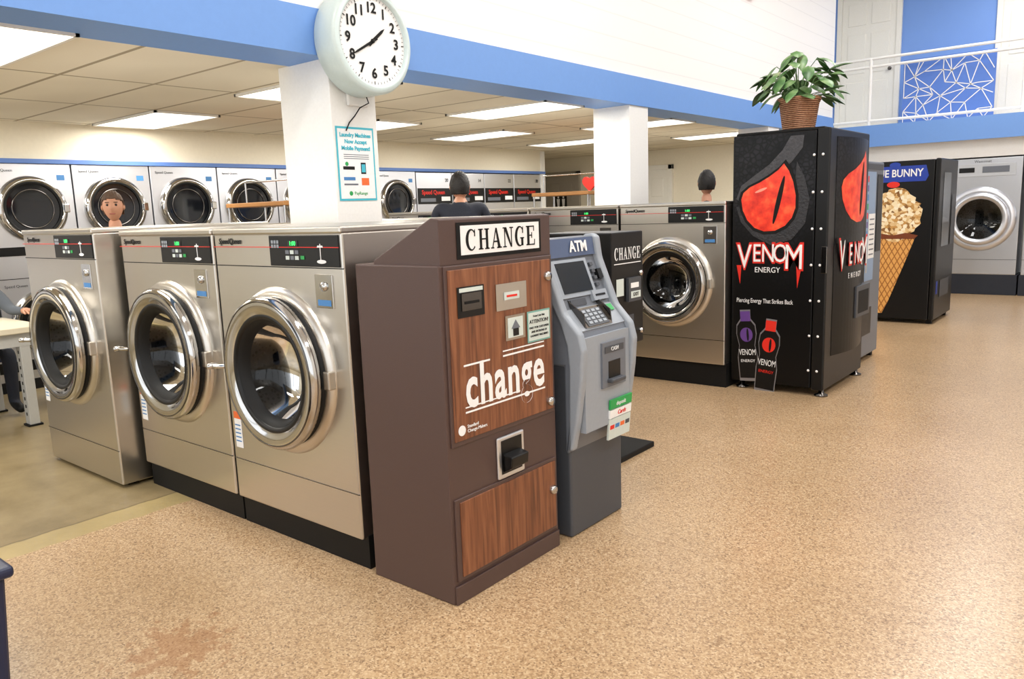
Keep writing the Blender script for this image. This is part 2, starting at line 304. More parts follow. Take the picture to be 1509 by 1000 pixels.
# ------------------------------------------------------------------ washer
def washer(name,loc,rz,W=.95,D=1.05,z0=.14,z1=1.46,base=True,cz=None):
    e=root(name,loc,rz);h=W/2
    if base: box("plinth",-h,h,.03,D-.02,0,z0+.01,BLACKM,e)
    cz=cz or .825+(z0-.14)*.6
    b=box("body",-h+.003,h-.003,0,D,z0,z1-.025,STEEL,e,.008);cut_hole(b,.275,-.1,.35,cz)
    box("top_cover",-h,h,-.008,D+.002,z1-.03,z1,STEEL,e,.008)
    box("seam_upper",-h+.003,h-.003,-.0025,.003,z1-.172,z1-.168,BLACKM,e)
    box("seam_lower",-h+.003,h-.003,-.0025,.003,z0+.20,z0+.204,CHROME_D,e)
    if not base:
        for a in (-h+.08,h-.08):
            for b_ in (.08,D-.08): box("foot",a-.03,a+.03,b_-.03,b_+.03,0,z0+.005,BLACKM,e)
    t=z1-.035
    box("control_panel",-.02,h-.02,-.006,.01,t-.13,t,BLACK,e,.003)
    box("red_stripe",-h+.003,h-.02,-.0075,-.002,t-.051,t-.048,RED,e)
    rect("display",.12,.19,t-.046,t-.022,FRONT,.0085,SCREEN,e)
    text("display_digits","1:00",.155,t-.034,.026,FRONT,.0098,GREEN,e)
    for i in range(3):
        for j in range(2): rect("key",.10+.033*i,.125+.033*i,t-.078-.024*j,t-.062-.024*j,FRONT,.0085,LABEL if (i+j)%2 else GREYM,e)
    rect("go_key",.205,.23,t-.10,t-.085,FRONT,.0086,GREENP,e)
    tube("icon",[(.34,-.0075,t-.035),(.34,-.0075,t-.105)],.0018,WHITEP,e)
    flat("icon_hat",[(.32,t-.05),(.36,t-.05),(.355,t-.042),(.325,t-.042)],FRONT,.0088,WHITEP,e);flat("icon_base",circ(.345,t-.108,.03,.008,20),FRONT,.0088,WHITEP,e)
    for i in range(6): rect("card_icon",.0+.02*(i%3),.014+.02*(i%3),t-.034-.018*(i//3),t-.02-.018*(i//3),FRONT,.0086,GREYL,e)
    text("maker_badge","SpeedQueen",-.43,t-.025,.036,FRONT,.003,BLACK,e,align="LEFT",shear=.2,bold=.0006)
    box("lock_plate",h-.19,h-.075,-.006,.002,z1-.335,z1-.195,CHROME,e,.002)
    lathe("lock",[(0,-.016),(.018,-.016),(.02,-.005)],CHROME,e,c=(h-.13,0,z1-.245),seg=20)
    rect("lock_label",h-.175,h-.09,z1-.325,z1-.30,FRONT,.0075,BLUEP,e)
    rect("warning_label",-h+.03,-h+.09,.40,.58,FRONT,.002,WHITEP,e);rect("warning_head",-h+.03,-h+.09,.545,.58,FRONT,.003,ORANGE,e)
    for i in range(5): rect("warning_line",-h+.035,-h+.08,.51-.02*i,.516-.02*i,FRONT,.0031,BLUEP,e)
    c=(0,0,cz)
    lathe("drum",[(.272,0.0),(.268,.33),(.05,.34),(0,.34)],DRUM,e,c=c)
    lathe("flange",[(.28,.0),(.28,-.018),(.335,-.026),(.368,-.018),(.378,-.0),(.378,.002)],STEEL,e,c=c)
    lathe("gasket",[(.28,.0),(.275,-.045),(.30,-.05),(.325,-.05),(.335,-.026)],GASK,e,c=c)
    lathe("door_ring",[(.235,-.055),(.240,-.068),(.252,-.078),(.285,-.092),(.315,-.097),(.334,-.090),(.345,-.072),(.340,-.052),(.32,-.042)],CHROME,e,c=c,seg=96)
    lathe("door_inner_ring",[(.240,-.070),(.246,-.082),(.262,-.086),(.268,-.082)],BLACK,e,c=c,seg=96)
    lathe("door_outer_groove",[(.318,-.097),(.321,-.099),(.325,-.096)],CHROME_D,e,c=c,seg=96)
    lathe("glass_bowl",[(.240,-.060),(.215,-.03),(.185,.04),(.12,.08),(0,.095)],GLASS,e,c=c)
    lathe("bowl_seal",[(.242,-.075),(.225,-.065),(.212,-.03)],GASK,e,c=c)
    box("handle_mount",-.375,-.33,-.07,-.03,cz-.028,cz+.028,CHROME,e,.006)
    tube("handle",[(-.34,-.075,cz),(-.38,-.10,cz),(-.415,-.105,cz)],.011,CHROME,e)
    lathe("handle_knob",[(0,-.028),(.012,-.024),(.016,0),(.012,.024),(0,.028)],CHROME,e,c=(-.415,-.105,cz),seg=20)
    box("hinge",.335,.375,-.04,-.002,cz-.04,cz+.04,STEEL,e,.006)
    return e
w3=washer("front_load_washer",(-2.96,1.98,0),0)
dup(w3,(-3.925,1.98,0),0)
w1=washer("front_load_washer",(-4.95,1.86,0),0,W=1.0,D=1.1,z0=.02,z1=1.48,base=False,cz=.81)
for x in (-3.92,-4.88): dup(w3,(x,4.6,0),180)
r2=washer("front_load_washer",(-3.09,5.87,0),0,W=.97,D=.68,z0=.19,z1=1.51)
for k in range(1,4): dup(r2,(-3.09-.985*k,5.87,0),0)
dup(w3,(-5.0,9.2,0),0);dup(w3,(-5.97,9.2,0),0)
# ------------------------------------------------------------------ change machine
e=root("change_machine",(-1.97,2.335,0),90)
prism("cabinet",[(0,0),(0,1.31),(.46,1.31),(.46,0)],-.345,.34,BROWN,e,.006)
prism("hood",[(0,1.305),(0,1.475),(.04,1.48),(.36,1.325),(.36,1.305)],-.335,.335,BROWN,e,.005)
rect("sign_recess",-.245,.265,1.325,1.46,FRONT,.003,BLACKM,e)
rect("sign_plate",-.225,.25,1.34,1.448,FRONT,.005,WHITEP,e)
serif_text("CHANGE",-.205,1.355,.435,.078,FRONT,.0065,BLACKM,e)
box("door_edge",-.325,.325,-.008,.002,.625,1.305,BROWN,e,.003)
box("wood_panel_upper",-.31,.31,-.013,-.004,.645,1.29,WOOD,e,.002)
box("door_edge_lower",-.325,.325,-.008,.002,.09,.42,BROWN,e,.003)
box("wood_panel_lower",-.30,.31,-.013,-.004,.105,.405,WOOD,e,.002)
box("bottom_rail",-.34,.335,-.01,.0,.0,.075,BROWN,e,.003)
P=.0145
rect("bill_plate",-.27,-.12,1.11,1.225,FRONT,P+.002,BLACK,e);rect("bill_mouth",-.25,-.14,1.135,1.20,FRONT,P+.006,CHROME_D,e,.005);rect("bill_slot",-.235,-.155,1.16,1.17,FRONT,P+.008,BLACKM,e)
rect("bill_sticker",-.26,-.13,1.205,1.22,FRONT,P+.0045,LABEL,e)
rect("coin_plate",-.05,.14,1.11,1.215,FRONT,P+.002,STEEL,e);rect("coin_bezel",-.005,.09,1.15,1.18,FRONT,P+.005,LABEL,e);rect("coin_slot",.01,.075,1.16,1.168,FRONT,P+.0065,RED,e)
rect("selector_plate",.0,.125,.985,1.085,FRONT,P+.002,CHROME,e);rect("selector_label",.015,.11,.995,1.075,FRONT,P+.003,LABEL,e);flat("selector_arrow",[(.035,1.03),(.09,1.03),(.0625,1.065)],FRONT,P+.0045,GREYM,e);rect("selector_dark",.045,.08,1.0,1.03,FRONT,P+.005,BLACK,e)
rect("notice",.14,.295,.955,1.085,FRONT,P+.002,mat("notice_green",(120,170,160),.6),e);rect("notice_border",.147,.288,.962,1.078,FRONT,P+.0028,LABEL,e);text("notice_title","ATTENTION!",.217,1.04,.022,FRONT,P+.0038,BLACKM,e)
text("notice_head","Front Coin Unit",.217,1.063,.012,FRONT,P+.0038,BLACKM,e)
for i,t in enumerate(("ONLY FOR CUSTOMERS","AND PATRONS OF","LAUNDRY MACHINES")): text("notice_text",t,.217,1.015-.017*i,.0125,FRONT,P+.0038,BLACKM,e)
text("big_lettering","change",.0,.838,.235,FRONT,P+.001,WHITEP,e,bold=.005,width=.49,spacing=1.1)
rect("line_top_a",-.25,-.10,.925,.932,FRONT,P+.001,WHITEP,e);rect("line_top_c",-.02,.25,.925,.932,FRONT,P+.001,WHITEP,e);rect("line_top_b",-.02,.25,.945,.95,FRONT,P+.001,WHITEP,e)
rect("line_bottom_a",-.25,.08,.765,.770,FRONT,P+.001,WHITEP,e);rect("line_bottom_b",-.25,.25,.745,.752,FRONT,P+.001,WHITEP,e)
for z in (1.22,.68,.28): lathe("lock",[(0,-.03),(.016,-.03),(.02,-.022),(.02,0)],CHROME,e,c=(.285,0,z),seg=24)
flat("maker_mark",circ(-.275,.685,.02,.02),FRONT,P+.001,WHITEP,e);text("maker_text","Standard\nChange-Makers",-.245,.685,.018,FRONT,P+.001,WHITEP,e,align="LEFT")
box("cup_bezel",-.07,.10,-.012,.0,.425,.60,STEEL_L,e,.006)
rect("cup_dark",-.05,.08,.445,.585,FRONT,.014,BLACK,e)
prism("cup_scoop",[(-.055,.475),(-.06,.52),(-.012,.53),(-.012,.45)],-.04,.07,BLACK,e,.005)
# ------------------------------------------------------------------ ATM
e=root("atm_machine",(-1.905,2.98,0),90)
box("cabinet",-.22,.22,.05,.56,0,.86,GREYD,e,.012,3)
box("plinth",-.205,.21,.07,.54,0,.03,BLACKM,e)
prism("shell",[(.56,.80),(.56,1.30),(.50,1.345),(.25,1.365),(.195,1.35),(.18,1.265),(.09,1.045),(.01,.955),(-.012,.90),(-.01,.78),(.01,.60),(.03,.46),(.055,.40),(.075,.40),(.075,.80)],-.225,.225,GREYM,e,.014,3)
FIN=[(.24,1.37),(.19,1.375),(.165,1.36),(.15,1.26),(.06,1.04),(-.02,.955),(-.04,.88),(-.03,.75),(.0,.55),(.03,.42),(.05,.42),(.045,.6),(.04,.8),(.05,.90),(.08,.99),(.15,1.12),(.24,1.28)]
prism("side_fin_left",FIN,-.235,-.19,GREYL,e,.012,3)
prism("side_fin_right",FIN,.19,.235,GREYL,e,.012,3)
def slope(name,p0,p1,x0,x1,off,th,m):
    d=Vector((p1[0]-p0[0],p1[1]-p0[1])).normalized();n=Vector((d.y,-d.x))
    if n.x>0: n=-n
    pts=[(p0[0]+n.x*off,p0[1]+n.y*off),(p1[0]+n.x*off,p1[1]+n.y*off),(p1[0]+n.x*(off-th),p1[1]+n.y*(off-th)),(p0[0]+n.x*(off-th),p0[1]+n.y*(off-th))]
    return prism(name,pts,x0,x1,m,e)
def along(a,b,t): return (a[0]+(b[0]-a[0])*t,a[1]+(b[1]-a[1])*t)
T0,T1=(.195,1.36),(.18,1.27);S0,S1=(.18,1.27),(.09,1.045);K0,K1=(.09,1.045),(.01,.955)
fr=Frame((0,.175,1.318),(1,0,0),(0,-.987,.16));text("atm_text","ATM",0.05,0,.07,fr,.006,WHITEP,e,bold=.002)
slope("topper_panel",along(T0,T1,.02),along(T0,T1,.95),-.188,.188,.012,.02,mat("atm_topper",(84,98,128),.3))
slope("screen_bezel",along(S0,S1,.04),along(S0,S1,.78),-.18,.10,.010,.02,GREYL)
slope("screen",along(S0,S1,.1),along(S0,S1,.70),-.155,.075,.013,.004,SCREEN)
for i in range(4): slope("screen_key",along(S0,S1,.15+.14*i),along(S0,S1,.22+.14*i),.115,.14,.014,.012,GREYD)
slope("card_reader",along(S0,S1,.3),along(S0,S1,.5),.15,.185,.02,.025,BLACK)
slope("speaker",along(S0,S1,.82),along(S0,S1,.95),-.12,.0,.004,.006,GREYD)
slope("reader_b",along(S0,S1,.72),along(S0,S1,.92),.05,.17,.018,.022,GREYL)
slope("reader_slot",along(S0,S1,.8),along(S0,S1,.84),.07,.15,.02,.003,BLACK)
slope("shelf_plate",along(K0,K1,.0),along(K0,K1,1.0),-.188,.188,.006,.01,GREYL)
slope("keypad_frame",along(K0,K1,.05),along(K0,K1,.95),-.13,.08,.012,.02,CHROME)
slope("keypad",along(K0,K1,.15),along(K0,K1,.9),-.11,.06,.015,.004,GREYD)
for i in range(4):
    for j in range(4): slope("pin_key",along(K0,K1,.2+.17*i),along(K0,K1,.31+.17*i),-.095+.038*j,-.07+.038*j,.018,.004,GREYL)
prism("keypad_hood_left",[(.11,1.09),(.02,1.03),(.01,.955),(.09,1.045)],-.137,-.130,CHROME_D,e);prism("keypad_hood_right",[(.11,1.09),(.02,1.03),(.01,.955),(.09,1.045)],.080,.087,CHROME_D,e)
slope("shelf_label",along(K0,K1,.1),along(K0,K1,.4),.12,.17,.012,.003,GREENP)
rect("front_plate",-.188,.188,.50,.93,Frame((0,.0,0),(1,0,0),(0,-1,0)),.016,GREYL,e,.03)
rect("dispenser_bezel",-.06,.14,.68,.89,FRONT,.026,GREYM,e,.02);rect("dispenser_mouth",-.01,.09,.715,.80,FRONT,.028,BLACK,e,.01);box("dispenser_lip",-.02,.10,-.055,-.02,.70,.72,GREYD,e,.006)
rect("dispenser_sign",-.04,.12,.84,.87,FRONT,.029,GREYD,e)
text("dispenser_text","CASH",.04,.855,.025,FRONT,.0305,WHITEP,e)
fr=Frame((0,-.012,.56),(1,0,0),(0,-.994,-.09));rect("label_green",.0,.19,.01,.055,fr,.014,GREENP,e,.01);rect("label_white",.0,.19,-.035,.005,fr,.014,WHITEP,e,.01);text("label_text","Cards",.1,-.015,.03,fr,.0155,RED,e,shear=.3);rect("label_grey",.0,.19,-.14,-.04,fr,.013,LABEL,e,.01)
for i in range(4): rect("label_logo",.01+.045*i,.045+.045*i,-.09,-.07,fr,.0142,(RED,BLUEP,ORANGE,GREYD)[i],e)
text("label_green_text","deposit",.09,.032,.028,fr,.0155,WHITEP,e)
# ------------------------------------------------------------------ black bill changer on stand
e=root("bill_changer_stand",(-2.37,3.97,0),90)
box("cabinet",-.18,.18,0,.5,.68,1.35,BLACK,e,.008);box("post",-.05,.05,.15,.25,.02,.70,BLACKM,e,.004);box("base_plate",-.2,.22,-.05,.42,0,.035,BLACKM,e,.006)
serif_text("CHANGE",-.15,1.19,.30,.07,FRONT,.002,WHITEP,e);rect("line",-.15,.15,1.165,1.17,FRONT,.002,WHITEP,e)
rect("bill_unit",-.02,.12,.94,1.08,FRONT,.02,GREYD,e,.02);rect("bill_window",.0,.09,1.02,1.05,FRONT,.022,WHITEP,e);rect("label",-.13,-.05,.98,1.08,FRONT,.003,LABEL,e)
rect("exit_label",.0,.11,.96,1.0,FRONT,.0225,LABEL,e);text("exit_text","EXIT",.055,.98,.03,FRONT,.024,BLACK,e)
rect("cup",-.06,.06,.74,.86,FRONT,.004,GREYD,e)
for z in (1.1,.75): lathe("lock",[(0,-.02),(.015,-.018),(.015,0)],CHROME,e,c=(.14,0,z),seg=16)
# ------------------------------------------------------------------ energy drink machine
e=root("vending_machine",(-1.85,6.43,0),90)
box("cabinet",-.47,.52,.10,.74,.06,2.0,SCALY,e,.008)
box("door_frame",-.475,.53,.0,.095,.05,2.01,BLACK,e,.012)
n=16;v=[];f=[]
XA,XB=-.32,.48
def cy(x): return .06*math.sin(math.pi*max(0,min(1,(x-XA)/(XB-XA))))+.003
for i in range(n+1):
    x=XA+(XB-XA)*i/n;y=-cy(x)
    v+= [(x,y,.3),(x,y,1.95)]
v+=[(XA,.02,.3),(XA,.02,1.95),(XB,.02,.3),(XB,.02,1.95)];k=2*(n+1)
f=[(2*i,2*i+2,2*i+3,2*i+1) for i in range(n)]+[(k,0,1,k+1),(2*n,k+2,k+3,2*n+1),tuple([k+1]+[2*i+1 for i in range(n+1)]+[k+3]),tuple([k+2]+[2*i for i in range(n,-1,-1)]+[k])]
addmesh("door_skin",v,f,SCALY,e)
for ch,x,s in zip("VENOM",(-.22,-.09,.03,.15,.30),(.32,.22,.22,.22,.32)):
    text("door_letter_back",ch,x,1.06,s*1.1,FRONT,cy(x)+.006,RED,e,bold=.008,sx=.72);text("door_letter",ch,x,1.06,s,FRONT,cy(x)+.010,WHITEP,e,sx=.72)
for ch,x in zip("ENERGY",(-.1,-.05,.0,.05,.10,.15)): text("door_small_letter",ch,x,.90,.06,FRONT,cy(x)+.004,WHITEP,e)
def curved_poly(name,pts,h,m):
    me=bpy.data.meshes.new(name);bm=bmesh.new();vs=[bm.verts.new((u,0,v)) for u,v in pts];bm.faces.new(vs)
    for i in range(1,24):
        x=XA+(XB-XA)*i/24;bmesh.ops.bisect_plane(bm,geom=bm.verts[:]+bm.edges[:]+bm.faces[:],plane_co=(x,0,0),plane_no=(1,0,0))
    for vv in bm.verts: vv.co.y=-(cy(vv.co.x)+h)
    bm.to_mesh(me);bm.free();me.materials.append(m);o=bpy.data.objects.new(name,me);COL.objects.link(o);o.parent=e;return o
def eye2(cx,cz,w,h):
    A=[(-.5,.04),(-.46,.15),(-.34,.24),(-.16,.31),(.02,.40),(.18,.50),(.28,.60),(.37,.48),(.45,.30),(.50,.08),(.50,-.12),(.44,-.28),(.32,-.41),(.14,-.49),(-.06,-.50),(-.24,-.44),(-.38,-.31),(-.47,-.14)]
    return [(cx+a*w,cz+b*h) for a,b in A]
curved_poly("door_eye",eye2(.05,1.56,.6,.50),.002,EYE)
curved_poly("door_pupil",circ(.12,1.57,.03,.21,20,rot=-.15),.004,BLACKM)
SD=Frame((-.472,.37,0),(0,-1,0),(-1,0,0))
rect("side_wrap",-.367,.26,.08,1.97,SD,.001,SCALY,e)
BG=mat("brow_grey",(66,66,70),.45,bump=.6,bscale=60,var=.5);LG=mat("lid_grey",(44,44,48),.45,bump=.6,bscale=60,var=.5)
flat("brow",[(-.34,1.52),(-.30,1.62),(-.20,1.69),(-.08,1.77),(.02,1.87),(.08,1.97),(.18,1.97),(.17,1.88),(.09,1.78),(-.01,1.70),(-.12,1.63),(-.24,1.58),(-.31,1.50)],SD,.003,BG,e)
flat("lower_lid",[(-.34,1.46),(-.30,1.34),(-.20,1.23),(-.06,1.16),(.10,1.20),(.20,1.32),(.23,1.50),(.19,1.66),(.13,1.78),(.12,1.62),(.15,1.46),(.10,1.34),(-.02,1.26),(-.14,1.28),(-.24,1.36),(-.29,1.46)],SD,.0034,LG,e)
flat("eye_rim",eye2(-.085,1.495,.47,.51),SD,.0042,BLACKM,e)
flat("eye",eye2(-.085,1.495,.425,.46),SD,.0056,EYE,e)
flat("pupil",circ(.0,1.50,.018,.185,24,rot=-.22),SD,.0075,BLACKM,e)
flat("eye_glint",circ(-.14,1.58,.05,.010,16,rot=.35),SD,.007,mat("glint",(255,160,135),.4),e)
xs=[-.265,-.165,-.075,.02,.125];ss=[.27,.20,.20,.20,.27];zs=[1.06,1.09,1.09,1.09,1.06]
for ch,x,s,z in zip("VENOM",xs,ss,zs): text("side_letter_back",ch,x,z,s*1.08,SD,.005,RED,e,bold=.009,sx=.72)
for ch,x,s,z in zip("VENOM",xs,ss,zs): text("side_letter",ch,x,z,s,SD,.008,WHITEP,e,sx=.72)
for x,d in ((-.31,.15),(.165,.17)): flat("fang",[(x-.02,1.0),(x+.02,1.0),(x+(.01 if x<0 else -.01),1.0-d)],SD,.004,RED,e)
text("side_energy","ENERGY",-.08,.965,.06,SD,.006,WHITEP,e,width=.2);text("side_tagline","Piercing Energy That Strikes Back",-.10,.72,.05,SD,.006,WHITEP,e,width=.45)
def bottle(cx,cz,s,rot,cap,lab,h0=0):
    B=[(-.065,-.26),(-.07,-.1),(-.055,-.02),(-.07,.06),(-.065,.12),(-.035,.16),(-.035,.22),(.035,.22),(.035,.16),(.065,.12),(.07,.06),(.055,-.02),(.07,-.1),(.065,-.26)]
    def T(p,k=1): x,y=p[0]*s*k,p[1]*s*k;return (cx+x*math.cos(rot)-y*math.sin(rot),cz+x*math.sin(rot)+y*math.cos(rot))
    flat("bottle_outline",[T(p,1.05) for p in B],SD,.0035+h0,mat("bottle_edge",(150,150,156),.3,.5),e)
    flat("bottle_print",[T(p,.97) for p in B],SD,.005+h0,BLACK,e)
    flat("bottle_cap",[T(p) for p in ((-.035,.15),(.035,.15),(.035,.22),(-.035,.22))],SD,.0065+h0,cap,e)
    flat("bottle_eye",[T(p) for p in circ(0,.055,.045,.05)],SD,.0065+h0,cap,e);flat("bottle_pupil",[T(p) for p in circ(0.01,.055,.008,.045)],SD,.0075+h0,BLACKM,e)
    text("bottle_text","VENOM",*T((0,-.07)),.06*s,SD,.007+h0,WHITEP,e,rot=rot,width=.12*s);text("bottle_small","ENERGY",*T((0,-.13)),.028*s,SD,.007+h0,lab,e,rot=rot)
bottle(-.235,.38,1.15,.08,mat("purple_print",(100,64,140),.4),WHITEP);bottle(-.06,.31,1.18,-.09,RED,RED,.003)
for xx in (.01+.105,.05): 
    for i in range(7): lathe("rivet",[(0,-.006),(.008,-.004),(.01,0)],WHITEP,e,axis="X",c=(-.474 if xx>.1 else -.477,xx,.2+.27*i),seg=10)
box("side_handle",-.485,-.47,.0,.04,.95,1.15,CHROME_D,e,.003)
rect("coin_panel",.49,.525,.87,1.02,FRONT,.016,STEEL,e)
for i in range(8): rect("select_button",.49,.52,1.62-.075*i,1.67-.075*i,FRONT,.012,(RED,mat("purple_print",(0,0,0)),BLUEP,GREENP)[i%4],e)
rect("delivery_frame",.05,.42,.55,.80,FRONT,.075,GREYD,e,.06);rect("delivery_mouth",.10,.38,.58,.76,FRONT,.077,BLACKM,e)
for x in (-.42,.47):
    for y in (.03,.66):
        lathe("leveling_foot",[(0,0),(.05,0),(.05,.012),(.02,.025),(.018,.08)],CHROME_D,e,axis="Z",c=(x,y,0),seg=20)
box("cabinet_top",-.46,.51,.05,.72,2.0,2.02,BLACKM,e,.004)
# ------------------------------------------------------------------ second beverage machine
e=root("vending_machine",(-1.97,7.46,0),90)
box("cabinet",-.46,.46,.06,.72,.05,1.80,GREYD,e,.01);box("door",-.46,.46,0,.06,.05,1.81,GREYM,e,.01)
rect("graphic",-.42,.2,.75,1.72,FRONT,.004,mat("cool_print",(130,156,190),.3),e);rect("notice_paper",.0,.2,.95,1.35,FRONT,.006,WHITEP,e)
for i in range(8): rect("notice_line",.03,.17,.98+.045*i,.992+.045*i,FRONT,.0075,GREYM,e)
rect("header",-.42,.42,1.74,1.79,FRONT,.004,GREYD,e);rect("selection",.25,.42,1.0,1.7,FRONT,.006,BLACK,e);rect("delivery",-.3,.2,.25,.5,FRONT,.004,BLACK,e)
for x in (-.4,.4):
    for y in (.06,.65): box("foot",x-.03,x+.03,y-.03,y+.03,0,.05,BLACKM,e)
# ------------------------------------------------------------------ ice-cream machine
e=root("ice_cream_vending_machine",(-1.90,10.55,0),90)
box("cabinet",-.50,.5,.06,.86,.05,1.90,BLACK,e,.01);box("door",-.5,.5,0,.055,.05,1.91,BLACK,e,.015)
for x in (-.4,.4):
    for y in (.06,.8): box("foot",x-.03,x+.03,y-.03,y+.03,0,.05,BLACKM,e)
SB=Frame((-.501,.43,0),(0,-1,0),(-1,0,0))
flat("logo_blue",[(-.36,1.66),(.28,1.66),(.31,1.72),(.28,1.84),(-.36,1.84)],SB,.003,mat("logo_blue",(30,60,160),.4),e);text("logo_text","BLUE BUNNY",-.04,1.755,.12,SB,.005,WHITEP,e,bold=.002,width=.58)
flat("logo_bunny",circ(-.05,1.855,.06,.03),SB,.004,mat("logo_blue",(0,0,0)),e);flat("logo_badge",circ(-.06,1.63,.07,.035),SB,.004,RED,e)
flat("cone",[(-.30,1.02),(.20,1.02),(.10,.72),(-.07,.24),(-.13,.11),(-.19,.11),(-.24,.40)],SB,.003,WAFFLE,e)
flat("scoop",[(c[0]+.02*math.sin(9*i),c[1]+.02*math.cos(7*i)) for i,c in enumerate(circ(-.04,1.28,.30,.3,40))],SB,.006,NUT,e)
flat("cone_chocolate",[(-.29,1.0),(.19,1.0),(.23,1.04),(.1,1.07),(-.05,1.04),(-.2,1.07),(-.32,1.04)],SB,.008,mat("choc",(120,60,30),.4),e)
rect("door_graphic",-.3,.1,.9,1.75,FRONT,.004,SCREEN,e);rect("door_controls",.2,.38,.9,1.5,FRONT,.006,GREYD,e);rect("door_flap",-.25,.25,.3,.5,FRONT,.006,GREYD,e);rect("side_badge",-.44,-.36,.35,.5,FRONT,.003,mat("logo_blue",(0,0,0)),e)
# ------------------------------------------------------------------ large washers at back
def bigwasher(loc):
    e=root("large_front_load_washer",loc,0);SG=steel("grey_steel_panel",(202,205,210),.4) if "grey_steel_panel" not in _m else _m["grey_steel_panel"]
    box("plinth",-.52,.52,.0,.5,0,.30,mat("plinth_blue_black",(26,32,44),.5),e,.005);b=box("body",-.5,.5,0,.5,.3,2.0,SG,e,.01);cut_hole(b,.33,-.1,.3,1.12)
    box("control_panel",-.42,.42,-.01,.01,1.74,1.92,mat("panel_lt",(190,194,199),.4),e,.004);rect("display",-.3,-.1,1.8,1.87,FRONT,.013,BLACK,e);rect("buttons",.0,.34,1.79,1.88,FRONT,.013,GREYM,e)
    text("badge","Wascomat",0,1.955,.05,FRONT,.003,BLACK,e)
    c=(0,0,1.12)
    lathe("drum",[(.325,0),(.32,.28),(0,.29)],DRUM,e,c=c);lathe("outer_ring",[(.33,0),(.34,-.03),(.40,-.05),(.45,-.04),(.47,0)],STEEL_L,e,c=c)
    lathe("door_ring",[(.29,-.04),(.30,-.08),(.33,-.10),(.37,-.09),(.385,-.04)],STEEL_L,e,c=c);lathe("glass",[(.295,-.06),(.2,-.0),(0,.03)],GLASS,e,c=c)
    box("handle",-.48,-.36,-.12,-.06,1.08,1.16,STEEL_L,e,.01)
    box("seam",-.5,.5,-.003,.002,.52,.525,BLACKM,e)
bigwasher((-1.99,13.42,0));bigwasher((-.93,13.42,0));bigwasher((-3.05,13.42,0))
# ------------------------------------------------------------------ dryers
def dryer(loc):
    e=root("stacked_dryer",loc,90)
    box("body",-.37,.37,0,.8,.0,2.07,STEEL_L,e,.006);box("plinth",-.37,.37,-.004,.02,0,.1,BLACKM,e)
    box("seam",-.37,.37,-.003,.003,1.03,1.036,BLACKM,e)
    for cz in (1.66,.62):
        c=(0,0,cz)
        lathe("door_ring",[(.235,-.01),(.245,-.05),(.265,-.06),(.29,-.045),(.30,0)],CHROME,e,c=c,seg=48);lathe("door_gasket",[(.225,-.045),(.24,-.054),(.25,-.05)],GASK,e,c=c,seg=48)
        lathe("door_glass",[(.235,-.03),(.15,-.02),(0,-.012)],mat("dryer_glass",(18,20,24),.08),e,c=c,seg=48)
        lathe("window_frame_ring",[(.17,-.03),(.175,-.034),(.18,-.03)],CHROME_D,e,c=c,seg=48)
        box("door_handle",.25,.30,-.075,-.03,cz-.04,cz+.04,CHROME,e,.008)
        box("control_strip",-.34,.34,-.008,.0,cz-.42 if cz>1 else cz-.44,cz-.34,BLACK,e,.002)
        rect("control_display",-.05,.12,cz-.40,cz-.37,FRONT,.0095,RED,e)
        rect("blue_label",.24,.31,cz+.26,cz+.31,FRONT,.002,BLUEP,e)
        text("badge","Speed Queen",-.22,cz+.345,.035,FRONT,.003,GREYD,e)
    return e
d0=dryer((-8,2.84,0))
for k in range(-3,7):
    if k!=0: dup(d0,(-8,2.84+.752*k,0),90)
def wallunit(y):
    e=root("large_coin_dryer",(-8,y,0),90)
    box("body",-.355,.355,0,.8,0,2.06,STEEL_L,e,.006);box("control_panel",-.34,.34,-.012,.0,1.62,1.84,BLACK,e,.003);text("badge","Speed Queen",-.04,1.78,.085,FRONT,.0135,RED,e,bold=.001)
    rect("display",.12,.3,1.66,1.72,FRONT,.0135,WHITEP,e);rect("keys",-.3,0,1.65,1.70,FRONT,.0135,GREYM,e)
    lathe("door_ring",[(.20,0),(.215,-.05),(.25,-.07),(.29,-.05),(.3,0)],CHROME,e,c=(0,0,1.1),seg=48);lathe("door_glass",[(.21,-.04),(.15,-.03),(0,-.02)],mat("dryer_glass",(0,0,0)),e,c=(0,0,1.1),seg=48)
    text("number","%d"%random.randint(10,30),.25,1.95,.07,FRONT,.003,BLACK,e)
for k in range(4): wallunit(8.095+.72*k)
# ------------------------------------------------------------------ clock
e=root("wall_clock",(-3.885,3.29,2.525),90)
lathe("case",[(0,0),(.295,0),(.31,-.02),(.31,-.17),(.295,-.19),(.27,-.185),(.26,-.17),(0,-.17)],mat("clock_case",(204,218,216),.3),e,seg=96)
lathe("dial",[(.258,-.1715),(0,-.1725)],WHITEP,e,seg=96)
CF=Frame((0,-.1735,0),(1,0,0),(0,-1,0))
for i in range(1,13):
    a=math.radians(90-30*i);text("numeral",str(i),.188*math.cos(a),.188*math.sin(a),.082,CF,.002,BLACKM,e,bold=.002)
for i in range(60):
    a=math.radians(6*i);r0=.238 if i%5 else .232;u_=(math.cos(a),math.sin(a));p_=(-u_[1],u_[0]);w_=.001 if i%5 else .0025
    flat("tick",[(u_[0]*r0+p_[0]*w_,u_[1]*r0+p_[1]*w_),(u_[0]*.25+p_[0]*w_,u_[1]*.25+p_[1]*w_),(u_[0]*.25-p_[0]*w_,u_[1]*.25-p_[1]*w_),(u_[0]*r0-p_[0]*w_,u_[1]*r0-p_[1]*w_)],CF,.002,BLACKM,e)
